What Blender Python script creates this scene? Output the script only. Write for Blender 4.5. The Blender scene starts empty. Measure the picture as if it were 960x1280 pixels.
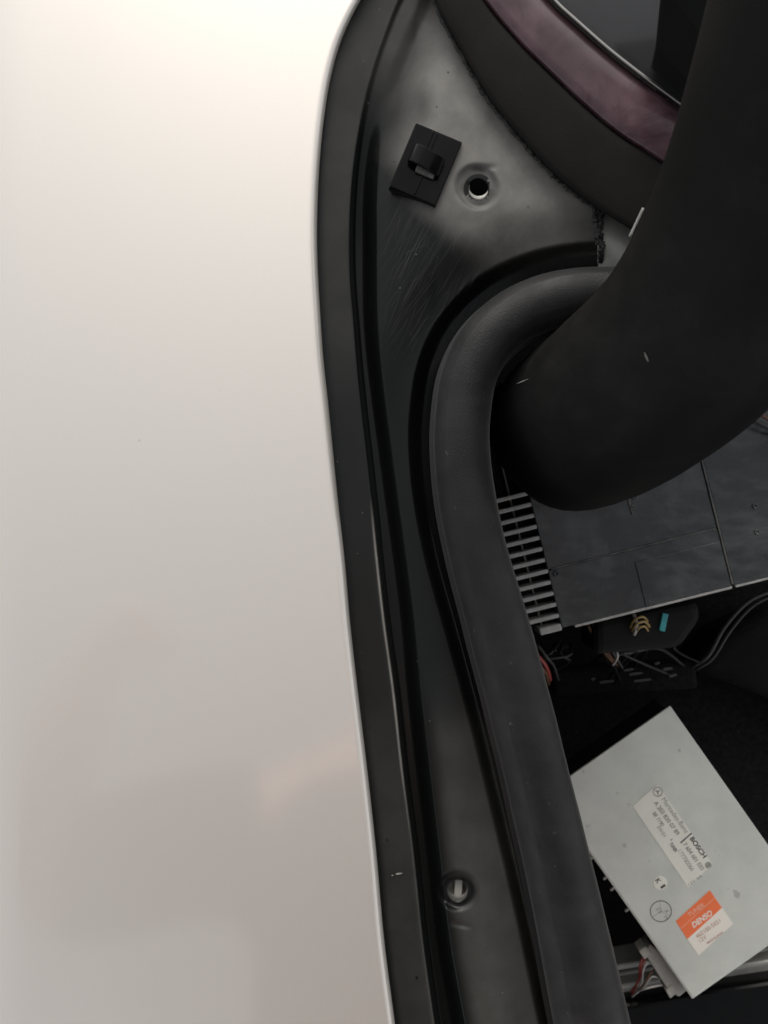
import bpy, bmesh, math, random
import numpy as np
from mathutils import Vector, Matrix

random.seed(7)
RNG = np.random.default_rng(7)
scene = bpy.context.scene
COL = scene.collection

# ------------------------------------------------------------------ camera
D = 0.33            # camera height above the gutter (m)
F = 1000.0          # focal length in pixels of the 960 x 1280 photograph
cam_d = bpy.data.cameras.new('camera')
cam = bpy.data.objects.new('camera', cam_d)
COL.objects.link(cam)
cam.location = (0, 0, D)
cam_d.sensor_fit = 'VERTICAL'
cam_d.sensor_height = 36.0
cam_d.lens = 36.0 * F / 1280.0
cam_d.clip_start = 0.005
cam_d.clip_end = 200
cam_d.dof.use_dof = True
cam_d.dof.focus_distance = 0.34
cam_d.dof.aperture_fstop = 20.0
scene.camera = cam

# ------------------------------------------------------------------ light
SUN_EL, SUN_AZ = 35.0, 92.0      # azimuth counted from +X towards +Y
world = bpy.data.worlds.new('World')
scene.world = world
world.use_nodes = True
wn, wl = world.node_tree.nodes, world.node_tree.links
bg = wn['Background']
sky = wn.new('ShaderNodeTexSky')
sky.sky_type = 'NISHITA'
sky.sun_disc = False
sky.sun_elevation = math.radians(SUN_EL)
sky.sun_rotation = math.radians(90.0 - SUN_AZ)
sky.air_density = 0.7
sky.dust_density = 1.5
sky.ozone_density = 0.3
hs = wn.new('ShaderNodeHueSaturation')      # thin overcast: the blue is nearly gone
hs.inputs['Saturation'].default_value = 0.25
wl.new(sky.outputs['Color'], hs.inputs['Color'])
wm = wn.new('ShaderNodeMix'); wm.data_type = 'RGBA'; wm.blend_type = 'MULTIPLY'
wm.inputs['Factor'].default_value = 1.0
wm.inputs['B'].default_value = (1.0, 0.972, 0.935, 1)      # warm white balance of the picture
wl.new(hs.outputs['Color'], wm.inputs['A'])
wl.new(wm.outputs['Result'], bg.inputs['Color'])
bg.inputs['Strength'].default_value = 0.13
sun_d = bpy.data.lights.new('sun', 'SUN')
sun_d.energy = 0.10
sun_d.angle = math.radians(20)
sun_d.color = (1.0, 0.95, 0.88)
sun = bpy.data.objects.new('sun', sun_d)
COL.objects.link(sun)
el, az = math.radians(SUN_EL), math.radians(SUN_AZ)
sdir = Vector((math.cos(el) * math.cos(az), math.cos(el) * math.sin(az), math.sin(el)))
sun.rotation_euler = sdir.to_track_quat('Z', 'Y').to_euler()
vs = scene.view_settings
vs.view_transform = 'Standard'
vs.look = 'None'
vs.gamma = 1.0
vs.exposure = 1.0
vs.use_curve_mapping = False
scene.cycles.max_bounces = 8
scene.cycles.use_denoising = True

# ------------------------------------------------------------------ helpers
ORG = {}


def P(px, py, z=0.0):
    """point of the scene at height z that the photograph shows at a pixel"""
    s = (D - z) / F
    return Vector(((px - 480.0) * s, (640.0 - py) * s, z))


def tag(o, label=None, cat=None, group=None, kind=None):
    if label: o['label'] = label
    if cat: o['category'] = cat
    if group: o['group'] = group
    if kind: o['kind'] = kind
    return o


def empty(name, loc, label, cat, group=None):
    o = bpy.data.objects.new(name, None)
    o.empty_display_size = 0.02
    COL.objects.link(o)
    o.location = loc
    ORG[o.name] = Vector(loc)
    return tag(o, label, cat, group)


def build(name, verts, faces, mat, parent=None, smooth=True, origin=None):
    org = ORG[parent.name] if parent is not None else Vector(origin or (0, 0, 0))
    me = bpy.data.meshes.new(name)
    vv = np.asarray([tuple(v) for v in verts], dtype=float) - np.array(org)
    me.from_pydata(vv.tolist(), [], [tuple(int(i) for i in f) for f in faces])
    me.update()
    if smooth:
        me.polygons.foreach_set('use_smooth', [True] * len(me.polygons))
    me.materials.append(mat)
    o = bpy.data.objects.new(name, me)
    COL.objects.link(o)
    if parent is not None:
        o.parent = parent
    else:
        o.location = org
    ORG[o.name] = org
    return o


def recalc(o):
    bm = bmesh.new()
    bm.from_mesh(o.data)
    bmesh.ops.recalc_face_normals(bm, faces=bm.faces)
    bm.to_mesh(o.data)
    bm.free()
    return o


def bevel(o, w, seg=2, angle=35):
    m = o.modifiers.new('bevel', 'BEVEL')
    m.width = w
    m.segments = seg
    m.limit_method = 'ANGLE'
    m.angle_limit = math.radians(angle)
    m.harden_normals = False
    return o


def autosmooth(o, deg=35):
    """flat faces with smooth curved ones: mark sharp edges by angle"""
    me = o.data
    bm = bmesh.new()
    bm.from_mesh(me)
    for e in bm.edges:
        if len(e.link_faces) == 2 and e.calc_face_angle(0) > math.radians(deg):
            e.smooth = False
    bm.to_mesh(me)
    bm.free()
    return o


def catmull(pts, n):
    pts = np.asarray(pts, dtype=float)
    m = len(pts)
    seg = np.linalg.norm(np.diff(pts[:, :3] if pts.shape[1] >= 3 else pts, axis=0), axis=1)
    t = np.concatenate([[0], np.cumsum(seg)])
    out = []
    for s in np.linspace(0, t[-1], n):
        i = min(max(int(np.searchsorted(t, s, side='right')) - 1, 0), m - 2)
        u = (s - t[i]) / max(t[i + 1] - t[i], 1e-12)
        p0 = pts[max(i - 1, 0)]
        p1, p2 = pts[i], pts[i + 1]
        p3 = pts[min(i + 2, m - 1)]
        # non-uniform tangents
        def tan(a, b, c, ta, tb, tc):
            if tc - ta < 1e-12: return c - a
            return (c - a) / (tc - ta)
        d = t[i + 1] - t[i]
        m1 = tan(p0, p1, p2, t[max(i - 1, 0)], t[i], t[i + 1]) * d
        m2 = tan(p1, p2, p3, t[i], t[i + 1], t[min(i + 2, m - 1)]) * d
        h00 = 2 * u**3 - 3 * u**2 + 1; h10 = u**3 - 2 * u**2 + u
        h01 = -2 * u**3 + 3 * u**2; h11 = u**3 - u**2
        out.append(h00 * p1 + h10 * m1 + h01 * p2 + h11 * m2)
    return np.array(out)


def sweep(path, prof, up=(0, 0, 1), cap=True, closed=True):
    """path: list of (x,y,z,scale); prof: list of (side, up) offsets"""
    path = np.asarray(path, dtype=float)
    n = len(path); k = len(prof)
    verts, faces = [], []
    up = Vector(up)
    for i in range(n):
        a = Vector(path[max(i - 1, 0)][:3]); b = Vector(path[min(i + 1, n - 1)][:3])
        T = (b - a).normalized()
        S = T.cross(up)
        if S.length < 1e-6: S = Vector((1, 0, 0))
        S.normalize()
        U = S.cross(T).normalized()
        c = Vector(path[i][:3]); sc = path[i][3]
        for (s, u) in prof:
            verts.append(c + S * (s * sc) + U * (u * sc))
    kk = k if closed else k - 1
    for i in range(n - 1):
        for j in range(kk):
            a = i * k + j; b = i * k + (j + 1) % k
            faces.append((a, b, b + k, a + k))
    if cap and closed:
        faces.append(tuple(range(k - 1, -1, -1)))
        faces.append(tuple((n - 1) * k + j for j in range(k)))
    return verts, faces


def circle(k=12, r=1.0):
    return [(r * math.cos(2 * math.pi * j / k), r * math.sin(2 * math.pi * j / k)) for j in range(k)]


def tube(name, pts, r, mat, parent=None, n=24, k=8, origin=None):
    """pts: list of Vector/tuples in metres"""
    p = np.array([[v[0], v[1], v[2], (v[3] if len(v) > 3 else 1.0)] for v in pts], dtype=float)
    c = catmull(p, n)
    v, f = sweep(c, circle(k, r))
    return recalc(build(name, v, f, mat, parent, True, origin))


def box_uv(O, U, V, W, u0, u1, v0, v1, w0, w1):
    """box in a frame with origin O and axes U V W (metres)"""
    vs_ = []
    for w in (w0, w1):
        for (u, v) in ((u0, v0), (u1, v0), (u1, v1), (u0, v1)):
            vs_.append(O + U * u + V * v + W * w)
    fs = [(3, 2, 1, 0), (4, 5, 6, 7), (0, 1, 5, 4), (1, 2, 6, 5), (2, 3, 7, 6), (3, 0, 4, 7)]
    return vs_, fs


def prism(poly, z0, z1):
    """poly: list of (x,y) metres, counter-clockwise from above"""
    n = len(poly)
    v = [Vector((x, y, z0)) for x, y in poly] + [Vector((x, y, z1)) for x, y in poly]
    f = [tuple(range(n - 1, -1, -1)), tuple(range(n, 2 * n))]
    for i in range(n):
        j = (i + 1) % n
        f.append((i, j, n + j, n + i))
    return v, f


def sstep(a, b, x):
    t = np.clip((np.asarray(x, dtype=float) - a) / (b - a), 0, 1)
    return t * t * (3 - 2 * t)


def smoothcurve(tab, y):
    """tab: list of (y, x); smooth interpolation"""
    ys = np.array([t[0] for t in tab], dtype=float)
    xs = np.array([t[1] for t in tab], dtype=float)
    y = np.asarray(y, dtype=float)
    d = np.gradient(xs, ys)
    i = np.clip(np.searchsorted(ys, y, side='right') - 1, 0, len(ys) - 2)
    h = ys[i + 1] - ys[i]
    u = np.clip((y - ys[i]) / h, -0.5, 1.5)
    return ((2 * u**3 - 3 * u**2 + 1) * xs[i] + (u**3 - 2 * u**2 + u) * h * d[i]
            + (-2 * u**3 + 3 * u**2) * xs[i + 1] + (u**3 - u**2) * h * d[i + 1])


# ------------------------------------------------------------------ materials
def material(name, base, rough=0.5, metal=0.0, coat=0.0, coat_rough=0.05, coat_ior=1.5, spec=0.5,
             var=0.0, var_scale=60.0, rvar=0.0, bump=0.0, bump_scale=400.0, sheen=0.0,
             speck=0.0, speck_scale=900.0, speck_col=(0.4, 0.4, 0.38), speck_thr=0.72, rscale=None):
    m = bpy.data.materials.new(name)
    m.use_nodes = True
    N, L = m.node_tree.nodes, m.node_tree.links
    b = N['Principled BSDF']
    b.inputs['Base Color'].default_value = (*base, 1)
    b.inputs['Roughness'].default_value = rough
    b.inputs['Metallic'].default_value = metal
    b.inputs['Coat Weight'].default_value = coat
    b.inputs['Coat Roughness'].default_value = coat_rough
    b.inputs['Coat IOR'].default_value = coat_ior
    b.inputs['Specular IOR Level'].default_value = spec
    b.inputs['Sheen Weight'].default_value = sheen
    b.inputs['Sheen Roughness'].default_value = 0.4
    tc = N.new('ShaderNodeTexCoord')
    col_out = None
    if var > 0:
        nz = N.new('ShaderNodeTexNoise')
        nz.inputs['Scale'].default_value = var_scale
        nz.inputs['Detail'].default_value = 6
        nz.inputs['Roughness'].default_value = 0.62
        L.new(tc.outputs['Object'], nz.inputs['Vector'])
        rp = N.new('ShaderNodeValToRGB')
        rp.color_ramp.elements[0].position = 0.3
        rp.color_ramp.elements[1].position = 0.72
        lo = [max(c * (1 - var), 0) for c in base]; hi = [min(c * (1 + var), 1) for c in base]
        rp.color_ramp.elements[0].color = (*lo, 1)
        rp.color_ramp.elements[1].color = (*hi, 1)
        L.new(nz.outputs['Fac'], rp.inputs['Fac'])
        col_out = rp.outputs['Color']
    if speck > 0:
        n2 = N.new('ShaderNodeTexNoise')
        n2.inputs['Scale'].default_value = speck_scale
        n2.inputs['Detail'].default_value = 2
        L.new(tc.outputs['Object'], n2.inputs['Vector'])
        r2 = N.new('ShaderNodeValToRGB')
        r2.color_ramp.elements[0].position = speck_thr
        r2.color_ramp.elements[0].color = (0, 0, 0, 1)
        r2.color_ramp.elements[1].position = min(speck_thr + 0.06, 1)
        r2.color_ramp.elements[1].color = (speck, speck, speck, 1)
        L.new(n2.outputs['Fac'], r2.inputs['Fac'])
        mx = N.new('ShaderNodeMix'); mx.data_type = 'RGBA'
        L.new(r2.outputs['Color'], mx.inputs['Factor'])
        if col_out: L.new(col_out, mx.inputs['A'])
        else: mx.inputs['A'].default_value = (*base, 1)
        mx.inputs['B'].default_value = (*speck_col, 1)
        col_out = mx.outputs['Result']
    if col_out:
        L.new(col_out, b.inputs['Base Color'])
    if rvar > 0:
        n3 = N.new('ShaderNodeTexNoise')
        n3.inputs['Scale'].default_value = rscale or var_scale * 1.7
        n3.inputs['Detail'].default_value = 5
        L.new(tc.outputs['Object'], n3.inputs['Vector'])
        mr = N.new('ShaderNodeMapRange')
        mr.inputs['From Min'].default_value = 0.3
        mr.inputs['From Max'].default_value = 0.7
        mr.inputs['To Min'].default_value = max(rough - rvar, 0.02)
        mr.inputs['To Max'].default_value = min(rough + rvar, 1)
        L.new(n3.outputs['Fac'], mr.inputs['Value'])
        L.new(mr.outputs['Result'], b.inputs['Roughness'])
    if bump > 0:
        n4 = N.new('ShaderNodeTexNoise')
        n4.inputs['Scale'].default_value = bump_scale
        n4.inputs['Detail'].default_value = 4
        L.new(tc.outputs['Object'], n4.inputs['Vector'])
        bp = N.new('ShaderNodeBump')
        bp.inputs['Strength'].default_value = bump
        bp.inputs['Distance'].default_value = 0.0006
        L.new(n4.outputs['Fac'], bp.inputs['Height'])
        L.new(bp.outputs['Normal'], b.inputs['Normal'])
    return m


def nodes_of(m):
    return m.node_tree.nodes, m.node_tree.links, m.node_tree.nodes['Principled BSDF']


M_WHITE = material('pearl_silver_paint', (0.845, 0.80, 0.728), rough=0.50, metal=0.68, coat=1.0, coat_rough=0.09, coat_ior=1.85, var=0.025, var_scale=2600,
                   speck=0.6, speck_scale=150, speck_col=(0.3, 0.27, 0.24), speck_thr=0.775)
M_SEAL = material('foam_rubber', (0.0095, 0.0098, 0.0098), rough=0.5, spec=0.34, sheen=0.12, var=0.5, var_scale=45,
                  bump=0.35, bump_scale=1500, rvar=0.1, speck=0.45, speck_scale=300, speck_col=(0.13, 0.13, 0.12), speck_thr=0.72)
M_LIP = material('rubber_lip', (0.02, 0.02, 0.02), rough=0.35)
M_ARM = material('matte_black_hinge_cover', (0.0065, 0.0064, 0.0062), rough=0.6, spec=0.14, var=0.25, var_scale=30,
                 bump=0.25, bump_scale=1800, speck=0.12, speck_scale=420, speck_thr=0.79)
M_GASKET = material('window_rubber', (0.012, 0.011, 0.010), rough=0.75, spec=0.12, var=0.2, var_scale=50, bump=0.2, bump_scale=1400,
                    speck=0.2, speck_scale=500, speck_thr=0.78)
M_MAROON = material('maroon_reflection_tint', (0.10, 0.055, 0.064), rough=0.34, coat=0.35, coat_rough=0.15, var=0.5, var_scale=28, rvar=0.1)  # pinkish reflection on the black trim put into the base colour
M_CHROME = material('dull_metal_lip', (0.32, 0.31, 0.29), rough=0.35, metal=0.8)
M_GLASS = material('smoked_rear_glass', (0.035, 0.036, 0.036), rough=0.16, spec=0.5, coat=0.3, var=0.2, var_scale=20)
M_BLACK = material('black_plastic', (0.0035, 0.0037, 0.0037), rough=0.18, spec=0.16, rvar=0.06, var_scale=80, var=0.3)
M_FLAT = material('flat_black', (0.008, 0.008, 0.008), rough=0.7, spec=0.2)
M_GREY = material('grey_steel', (0.34, 0.34, 0.31), rough=0.4, metal=0.3, var=0.15, var_scale=90, bump=0.1)
M_BARE = material('bare_metal', (0.55, 0.53, 0.48), rough=0.35, metal=0.5, var=0.2, var_scale=300)
M_PEG = material('ivory_plastic', (0.46, 0.45, 0.41), rough=0.45)
M_BEAD = material('black_sealant', (0.018, 0.018, 0.017), rough=0.6, bump=0.8, bump_scale=700)
M_FIN = material('cast_aluminium', (0.42, 0.415, 0.39), rough=0.5, metal=0.1, var=0.2, var_scale=150, bump=0.2, bump_scale=900)
M_AMP = material('amplifier_black', (0.026, 0.029, 0.028), rough=0.28, spec=0.6, var=0.5, var_scale=17, rvar=0.2, rscale=24,
                 bump=0.12, bump_scale=800, speck=0.25, speck_scale=260, speck_col=(0.14, 0.14, 0.13), speck_thr=0.73)
def dusty(m, dust, s1=11.0, s2=70.0, lo=0.42, hi=0.75):
    """irregular dust and smears over a plain colour"""
    N, L, b = nodes_of(m)
    tc = N.new('ShaderNodeTexCoord')
    a = N.new('ShaderNodeTexNoise'); a.inputs['Scale'].default_value = s1; a.inputs['Detail'].default_value = 9; a.inputs['Roughness'].default_value = 0.7
    a.inputs['Distortion'].default_value = 0.8
    c = N.new('ShaderNodeTexNoise'); c.inputs['Scale'].default_value = s2; c.inputs['Detail'].default_value = 6
    mp = N.new('ShaderNodeMapping'); mp.inputs['Rotation'].default_value = (0, 0, 0.25); mp.inputs['Scale'].default_value = (0.35, 1.0, 1.0)
    L.new(tc.outputs['Object'], a.inputs['Vector']); L.new(tc.outputs['Object'], mp.inputs['Vector']); L.new(mp.outputs['Vector'], c.inputs['Vector'])
    ad = N.new('ShaderNodeMath'); ad.operation = 'MULTIPLY_ADD'
    L.new(c.outputs['Fac'], ad.inputs[0]); ad.inputs[1].default_value = 0.45; L.new(a.outputs['Fac'], ad.inputs[2])
    mr = N.new('ShaderNodeMapRange'); mr.inputs['From Min'].default_value = lo + 0.2; mr.inputs['From Max'].default_value = hi + 0.25
    L.new(ad.outputs[0], mr.inputs['Value'])
    mx = N.new('ShaderNodeMix'); mx.data_type = 'RGBA'
    L.new(mr.outputs['Result'], mx.inputs['Factor'])
    src = b.inputs['Base Color'].links[0].from_socket if b.inputs['Base Color'].links else None
    if src: L.new(src, mx.inputs['A'])
    else: mx.inputs['A'].default_value = b.inputs['Base Color'].default_value
    mx.inputs['B'].default_value = (*dust, 1)
    L.new(mx.outputs['Result'], b.inputs['Base Color'])


dusty(M_AMP, (0.11, 0.115, 0.11), 17, 160, 0.45, 0.78)
dusty(M_SEAL, (0.025, 0.025, 0.0245), 14, 120, 0.5, 0.85)
dusty(M_ARM, (0.020, 0.0195, 0.0185), 9, 90, 0.5, 0.9)
dusty(M_MAROON, (0.055, 0.024, 0.031), 30, 60, 0.5, 0.60)  # darker blotches of the trim's reflection, put into its colour
M_DUST = material('dusty_edge', (0.12, 0.12, 0.11), rough=0.7, var=0.5, var_scale=120)
M_EDGE = material('pale_edge', (0.42, 0.41, 0.38), rough=0.45, metal=0.3, var=0.3, var_scale=140)
M_TUNER = material('zinc_plated_sheet', (0.635, 0.648, 0.58), rough=0.42, metal=0.3, var=0.10, var_scale=25, rvar=0.08,
                   bump=0.06, bump_scale=900, speck=0.5, speck_scale=90, speck_col=(0.26, 0.26, 0.23), speck_thr=0.70)
M_LABEL = material('paper_label', (0.76, 0.75, 0.66), rough=0.55, var=0.05, var_scale=60)
M_INK = material('grey_ink', (0.27, 0.27, 0.24), rough=0.6, var=0.5, var_scale=700)
M_INKD = material('dark_ink', (0.06, 0.06, 0.055), rough=0.6, var=0.3, var_scale=500)
M_ORANGE = material('orange_print', (0.90, 0.19, 0.06), rough=0.45, var=0.06, var_scale=50)
M_CREAM = material('cream_print', (0.85, 0.80, 0.70), rough=0.5, var=0.04, var_scale=50)
M_PINKINK = material('faded_orange_ink', (0.85, 0.50, 0.36), rough=0.5)
M_REDINK = material('red_ink', (0.45, 0.25, 0.18), rough=0.5, var=0.3, var_scale=600)
M_CARPET = material('trunk_carpet', (0.011, 0.011, 0.011), rough=0.95, spec=0.1, var=0.5, var_scale=300, bump=1.0, bump_scale=900,
                    speck=0.2, speck_scale=380, speck_thr=0.76)
M_LINER = material('trunk_liner', (0.007, 0.007, 0.007), rough=0.8, spec=0.1, var=0.3, var_scale=60, bump=0.3, bump_scale=900,
                   speck=0.4, speck_scale=230, speck_thr=0.76)
M_PLUG = material('cream_plug', (0.40, 0.385, 0.34), rough=0.5, var=0.15, var_scale=150)
M_WHITEWIRE = material('white_wire', (0.45, 0.43, 0.40), rough=0.5)
M_REDWIRE = material('red_wire', (0.35, 0.06, 0.045), rough=0.5)
M_BROWNWIRE = material('brown_wire', (0.13, 0.06, 0.03), rough=0.5)
M_GOLDWIRE = material('ochre_wire', (0.36, 0.25, 0.09), rough=0.5)
M_BLACKWIRE = material('black_wire', (0.009, 0.009, 0.009), rough=0.4)
M_GREYWIRE = material('grey_wire', (0.045, 0.045, 0.043), rough=0.5)
M_TEAL = material('teal_tape', (0.05, 0.36, 0.37), rough=0.45, var=0.15, var_scale=200)
M_SKIN = material('skin', (0.85, 0.53, 0.45), rough=0.5)
M_SHIRT = material('black_jacket', (0.022, 0.020, 0.019), rough=0.85)
M_TROUSER = material('dark_trousers', (0.015, 0.015, 0.017), rough=0.9)


def gutter_material():
    """dark satin body paint; the attribute 'film' (dust with its own outline plus painted reflections and fold highlight) and brushed scratches lie on it"""
    m = material('dark_satin_body_paint', (0.0085, 0.0095, 0.0092), rough=0.3, spec=0.26)
    N, L, b = nodes_of(m)
    tc = N.new('ShaderNodeTexCoord')
    at = N.new('ShaderNodeAttribute'); at.attribute_name = 'film_sheen'
    sc = N.new('ShaderNodeAttribute'); sc.attribute_name = 'scuff'
    nz = N.new('ShaderNodeTexNoise'); nz.inputs['Scale'].default_value = 70; nz.inputs['Detail'].default_value = 8
    nz.inputs['Roughness'].default_value = 0.65
    L.new(tc.outputs['Object'], nz.inputs['Vector'])
    # film factor = attribute * noise
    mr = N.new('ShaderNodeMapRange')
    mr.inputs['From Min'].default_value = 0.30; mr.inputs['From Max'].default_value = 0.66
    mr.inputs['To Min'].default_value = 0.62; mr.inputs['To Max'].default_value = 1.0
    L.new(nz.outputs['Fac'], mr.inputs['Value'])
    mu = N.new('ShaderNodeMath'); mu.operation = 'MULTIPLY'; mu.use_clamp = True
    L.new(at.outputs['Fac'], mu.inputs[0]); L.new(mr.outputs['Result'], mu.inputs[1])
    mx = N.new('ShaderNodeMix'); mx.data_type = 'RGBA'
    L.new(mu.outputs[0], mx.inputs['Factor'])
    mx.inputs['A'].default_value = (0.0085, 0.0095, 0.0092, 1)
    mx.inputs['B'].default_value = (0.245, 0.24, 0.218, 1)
    # hair scratches: strongly stretched noise in two directions
    last = mx.outputs['Result']
    for (ang, s1, s2, thr, amt) in ((62, 1900, 26, 0.63, 0.16), (57, 2600, 34, 0.62, 0.15), (68, 3000, 44, 0.63, 0.15), (50, 2100, 30, 0.65, 0.14), (20, 1800, 34, 0.70, 0.16), (-42, 1800, 40, 0.69, 0.16), (80, 1500, 20, 0.70, 0.2)):
        mp = N.new('ShaderNodeMapping')
        mp.vector_type = 'TEXTURE'
        mp.inputs['Rotation'].default_value = (0, 0, math.radians(ang))
        mp.inputs['Scale'].default_value = (1.0 / s2, 1.0 / s1, 1.0 / 100)
        L.new(tc.outputs['Object'], mp.inputs['Vector'])
        n2 = N.new('ShaderNodeTexNoise'); n2.inputs['Scale'].default_value = 1.0; n2.inputs['Detail'].default_value = 2
        L.new(mp.outputs['Vector'], n2.inputs['Vector'])
        rp = N.new('ShaderNodeValToRGB')
        rp.color_ramp.elements[0].position = thr; rp.color_ramp.elements[0].color = (0, 0, 0, 1)
        rp.color_ramp.elements[1].position = thr + 0.05; rp.color_ramp.elements[1].color = (amt, amt, amt, 1)
        L.new(n2.outputs['Fac'], rp.inputs['Fac'])
        m2 = N.new('ShaderNodeMath'); m2.operation = 'MULTIPLY'
        L.new(rp.outputs['Color'], m2.inputs[0]); L.new(sc.outputs['Fac'], m2.inputs[1])
        mm = N.new('ShaderNodeMix'); mm.data_type = 'RGBA'
        L.new(m2.outputs[0], mm.inputs['Factor'])
        L.new(last, mm.inputs['A']); mm.inputs['B'].default_value = (0.26, 0.255, 0.24, 1)
        last = mm.outputs['Result']
    # a few dust grains
    n3 = N.new('ShaderNodeTexNoise'); n3.inputs['Scale'].default_value = 420; n3.inputs['Detail'].default_value = 1
    L.new(tc.outputs['Object'], n3.inputs['Vector'])
    r3 = N.new('ShaderNodeValToRGB')
    r3.color_ramp.elements[0].position = 0.79; r3.color_ramp.elements[0].color = (0, 0, 0, 1)
    r3.color_ramp.elements[1].position = 0.83; r3.color_ramp.elements[1].color = (0.5, 0.5, 0.5, 1)
    L.new(n3.outputs['Fac'], r3.inputs['Fac'])
    m3 = N.new('ShaderNodeMix'); m3.data_type = 'RGBA'
    L.new(r3.outputs['Color'], m3.inputs['Factor']); L.new(last, m3.inputs['A']); m3.inputs['B'].default_value = (0.3, 0.3, 0.28, 1)
    L.new(m3.outputs['Result'], b.inputs['Base Color'])
    # the film is duller than the paint
    rr = N.new('ShaderNodeMapRange')
    rr.inputs['To Min'].default_value = 0.27; rr.inputs['To Max'].default_value = 0.5
    L.new(mu.outputs[0], rr.inputs['Value'])
    L.new(rr.outputs['Result'], b.inputs['Roughness'])
    bp = N.new('ShaderNodeBump'); bp.inputs['Strength'].default_value = 0.15; bp.inputs['Distance'].default_value = 0.0004
    n4 = N.new('ShaderNodeTexNoise'); n4.inputs['Scale'].default_value = 160; n4.inputs['Detail'].default_value = 4
    L.new(tc.outputs['Object'], n4.inputs['Vector']); L.new(n4.outputs['Fac'], bp.inputs['Height'])
    L.new(bp.outputs['Normal'], b.inputs['Normal'])
    return m


M_GUTTER = gutter_material()

# ------------------------------------------------------------------ outlines (pixels of the photograph; y, x)
E_TAB = [(-480, 900), (-220, 640), (-100, 520), (-50, 483), (0, 452), (50, 428), (100, 414), (150, 406), (200, 401), (260, 398), (300, 397.5),
         (350, 399), (400, 402), (450, 405.5), (500, 411), (560, 417), (620, 423), (700, 432), (780, 439), (860, 448),
         (960, 460), (1060, 471), (1180, 482), (1280, 495), (1400, 511), (1560, 534)]
S_TAB = [(-220, 690), (-100, 560), (-50, 526), (0, 497), (50, 477), (100, 461), (150, 450), (200, 442), (260, 437), (300, 436),
         (350, 437), (400, 441), (450, 445), (500, 450), (560, 457), (620, 464), (700, 472), (780, 481), (860, 492),
         (960, 503), (1060, 516), (1180, 529), (1280, 543), (1400, 560), (1560, 584)]
G_TAB = [(-220, 720), (-100, 590), (-50, 560), (0, 535), (50, 512), (100, 493), (150, 477), (200, 469), (260, 465), (300, 465),
         (350, 465), (400, 466), (450, 470), (500, 476), (560, 484), (620, 492), (700, 503), (780, 513), (860, 520),
         (960, 531), (1060, 543), (1180, 557), (1280, 575), (1400, 596), (1560, 624)]
SEAL_C = [(880, 376, 33), (820, 366, 33), (770, 367, 33), (720, 370, 34), (680, 379, 35), (640, 398, 35), (606, 430, 35), (586, 470, 35),
          (578, 520, 35), (577, 560, 35), (583, 620, 36), (597, 690, 37), (622, 780, 39), (650, 885, 40), (678, 1000, 41), (706, 1120, 43),
          (740, 1280, 47), (768, 1400, 49), (800, 1530, 51)]
SEAL_Z = -0.002
seal_px = catmull([(a, b, c) for a, b, c in SEAL_C], 400)

# ------------------------------------------------------------------ car body
car = empty('car_body', P(470, 640, -0.03), 'silver-white car body corner with dark rain gutter around the open trunk', 'car body')


def quarter_panel():
    ys = np.arange(-470, 1561, 12.0)
    # offsets in pixels left of the gutter edge
    offs = np.concatenate([np.linspace(-1150, -120, 84), np.linspace(-110, -24, 18), np.linspace(-20, -12, 6)])
    verts = []
    ncol = None
    for y in ys:
        e = float(smoothcurve(E_TAB, y))
        row = []
        for o in offs:
            x = e + o
            # crown of the panel: nearly flat, falling away on the far left
            z = 0.0035 + 0.0004 * (1 - math.exp(o / 120.0))
            d = max(0.0, 200 - x)
            z -= 0.00000001 * d * d
            d2 = max(0.0, 30 - x)
            z -= 0.0000005 * d2 * d2
            # soft character line
            xc = 135 + 0.02 * y
            z += 0.00006 * math.exp(-((x - xc) / 30.0) ** 2)
            row.append(P(x, y, z))
        # rolled hem: quarter circle and a short return
        r = 11.0
        for a in np.linspace(12, 90, 9):
            ar = math.radians(a)
            x = e - 12 + r * math.sin(ar)
            z = 0.0035 - (r * 0.33e-3) * (1 - math.cos(ar)) * 1.25
            row.append(P(x, y, z))
        row.append(P(e - 1.0, y, -0.0022))
        row.append(P(e - 3.0, y, -0.0034))
        row.append(P(e - 14.0, y, -0.0034))
        ncol = len(row)
        verts += row
    faces = []
    for i in range(len(ys) - 1):
        for j in range(ncol - 1):
            a = i * ncol + j
            faces.append((a, a + ncol, a + ncol + 1, a + 1))
    o = build('quarter_panel', verts, faces, M_WHITE, car)
    o['label'] = 'smooth silver-white quarter panel with rolled edge'
    return o


quarter_panel()

# round holes in the gutter: pixel centre, radius
HOLE_A = (598, 236, 13.5)
HOLE_B = (572, 1113, 14.5)


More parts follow.
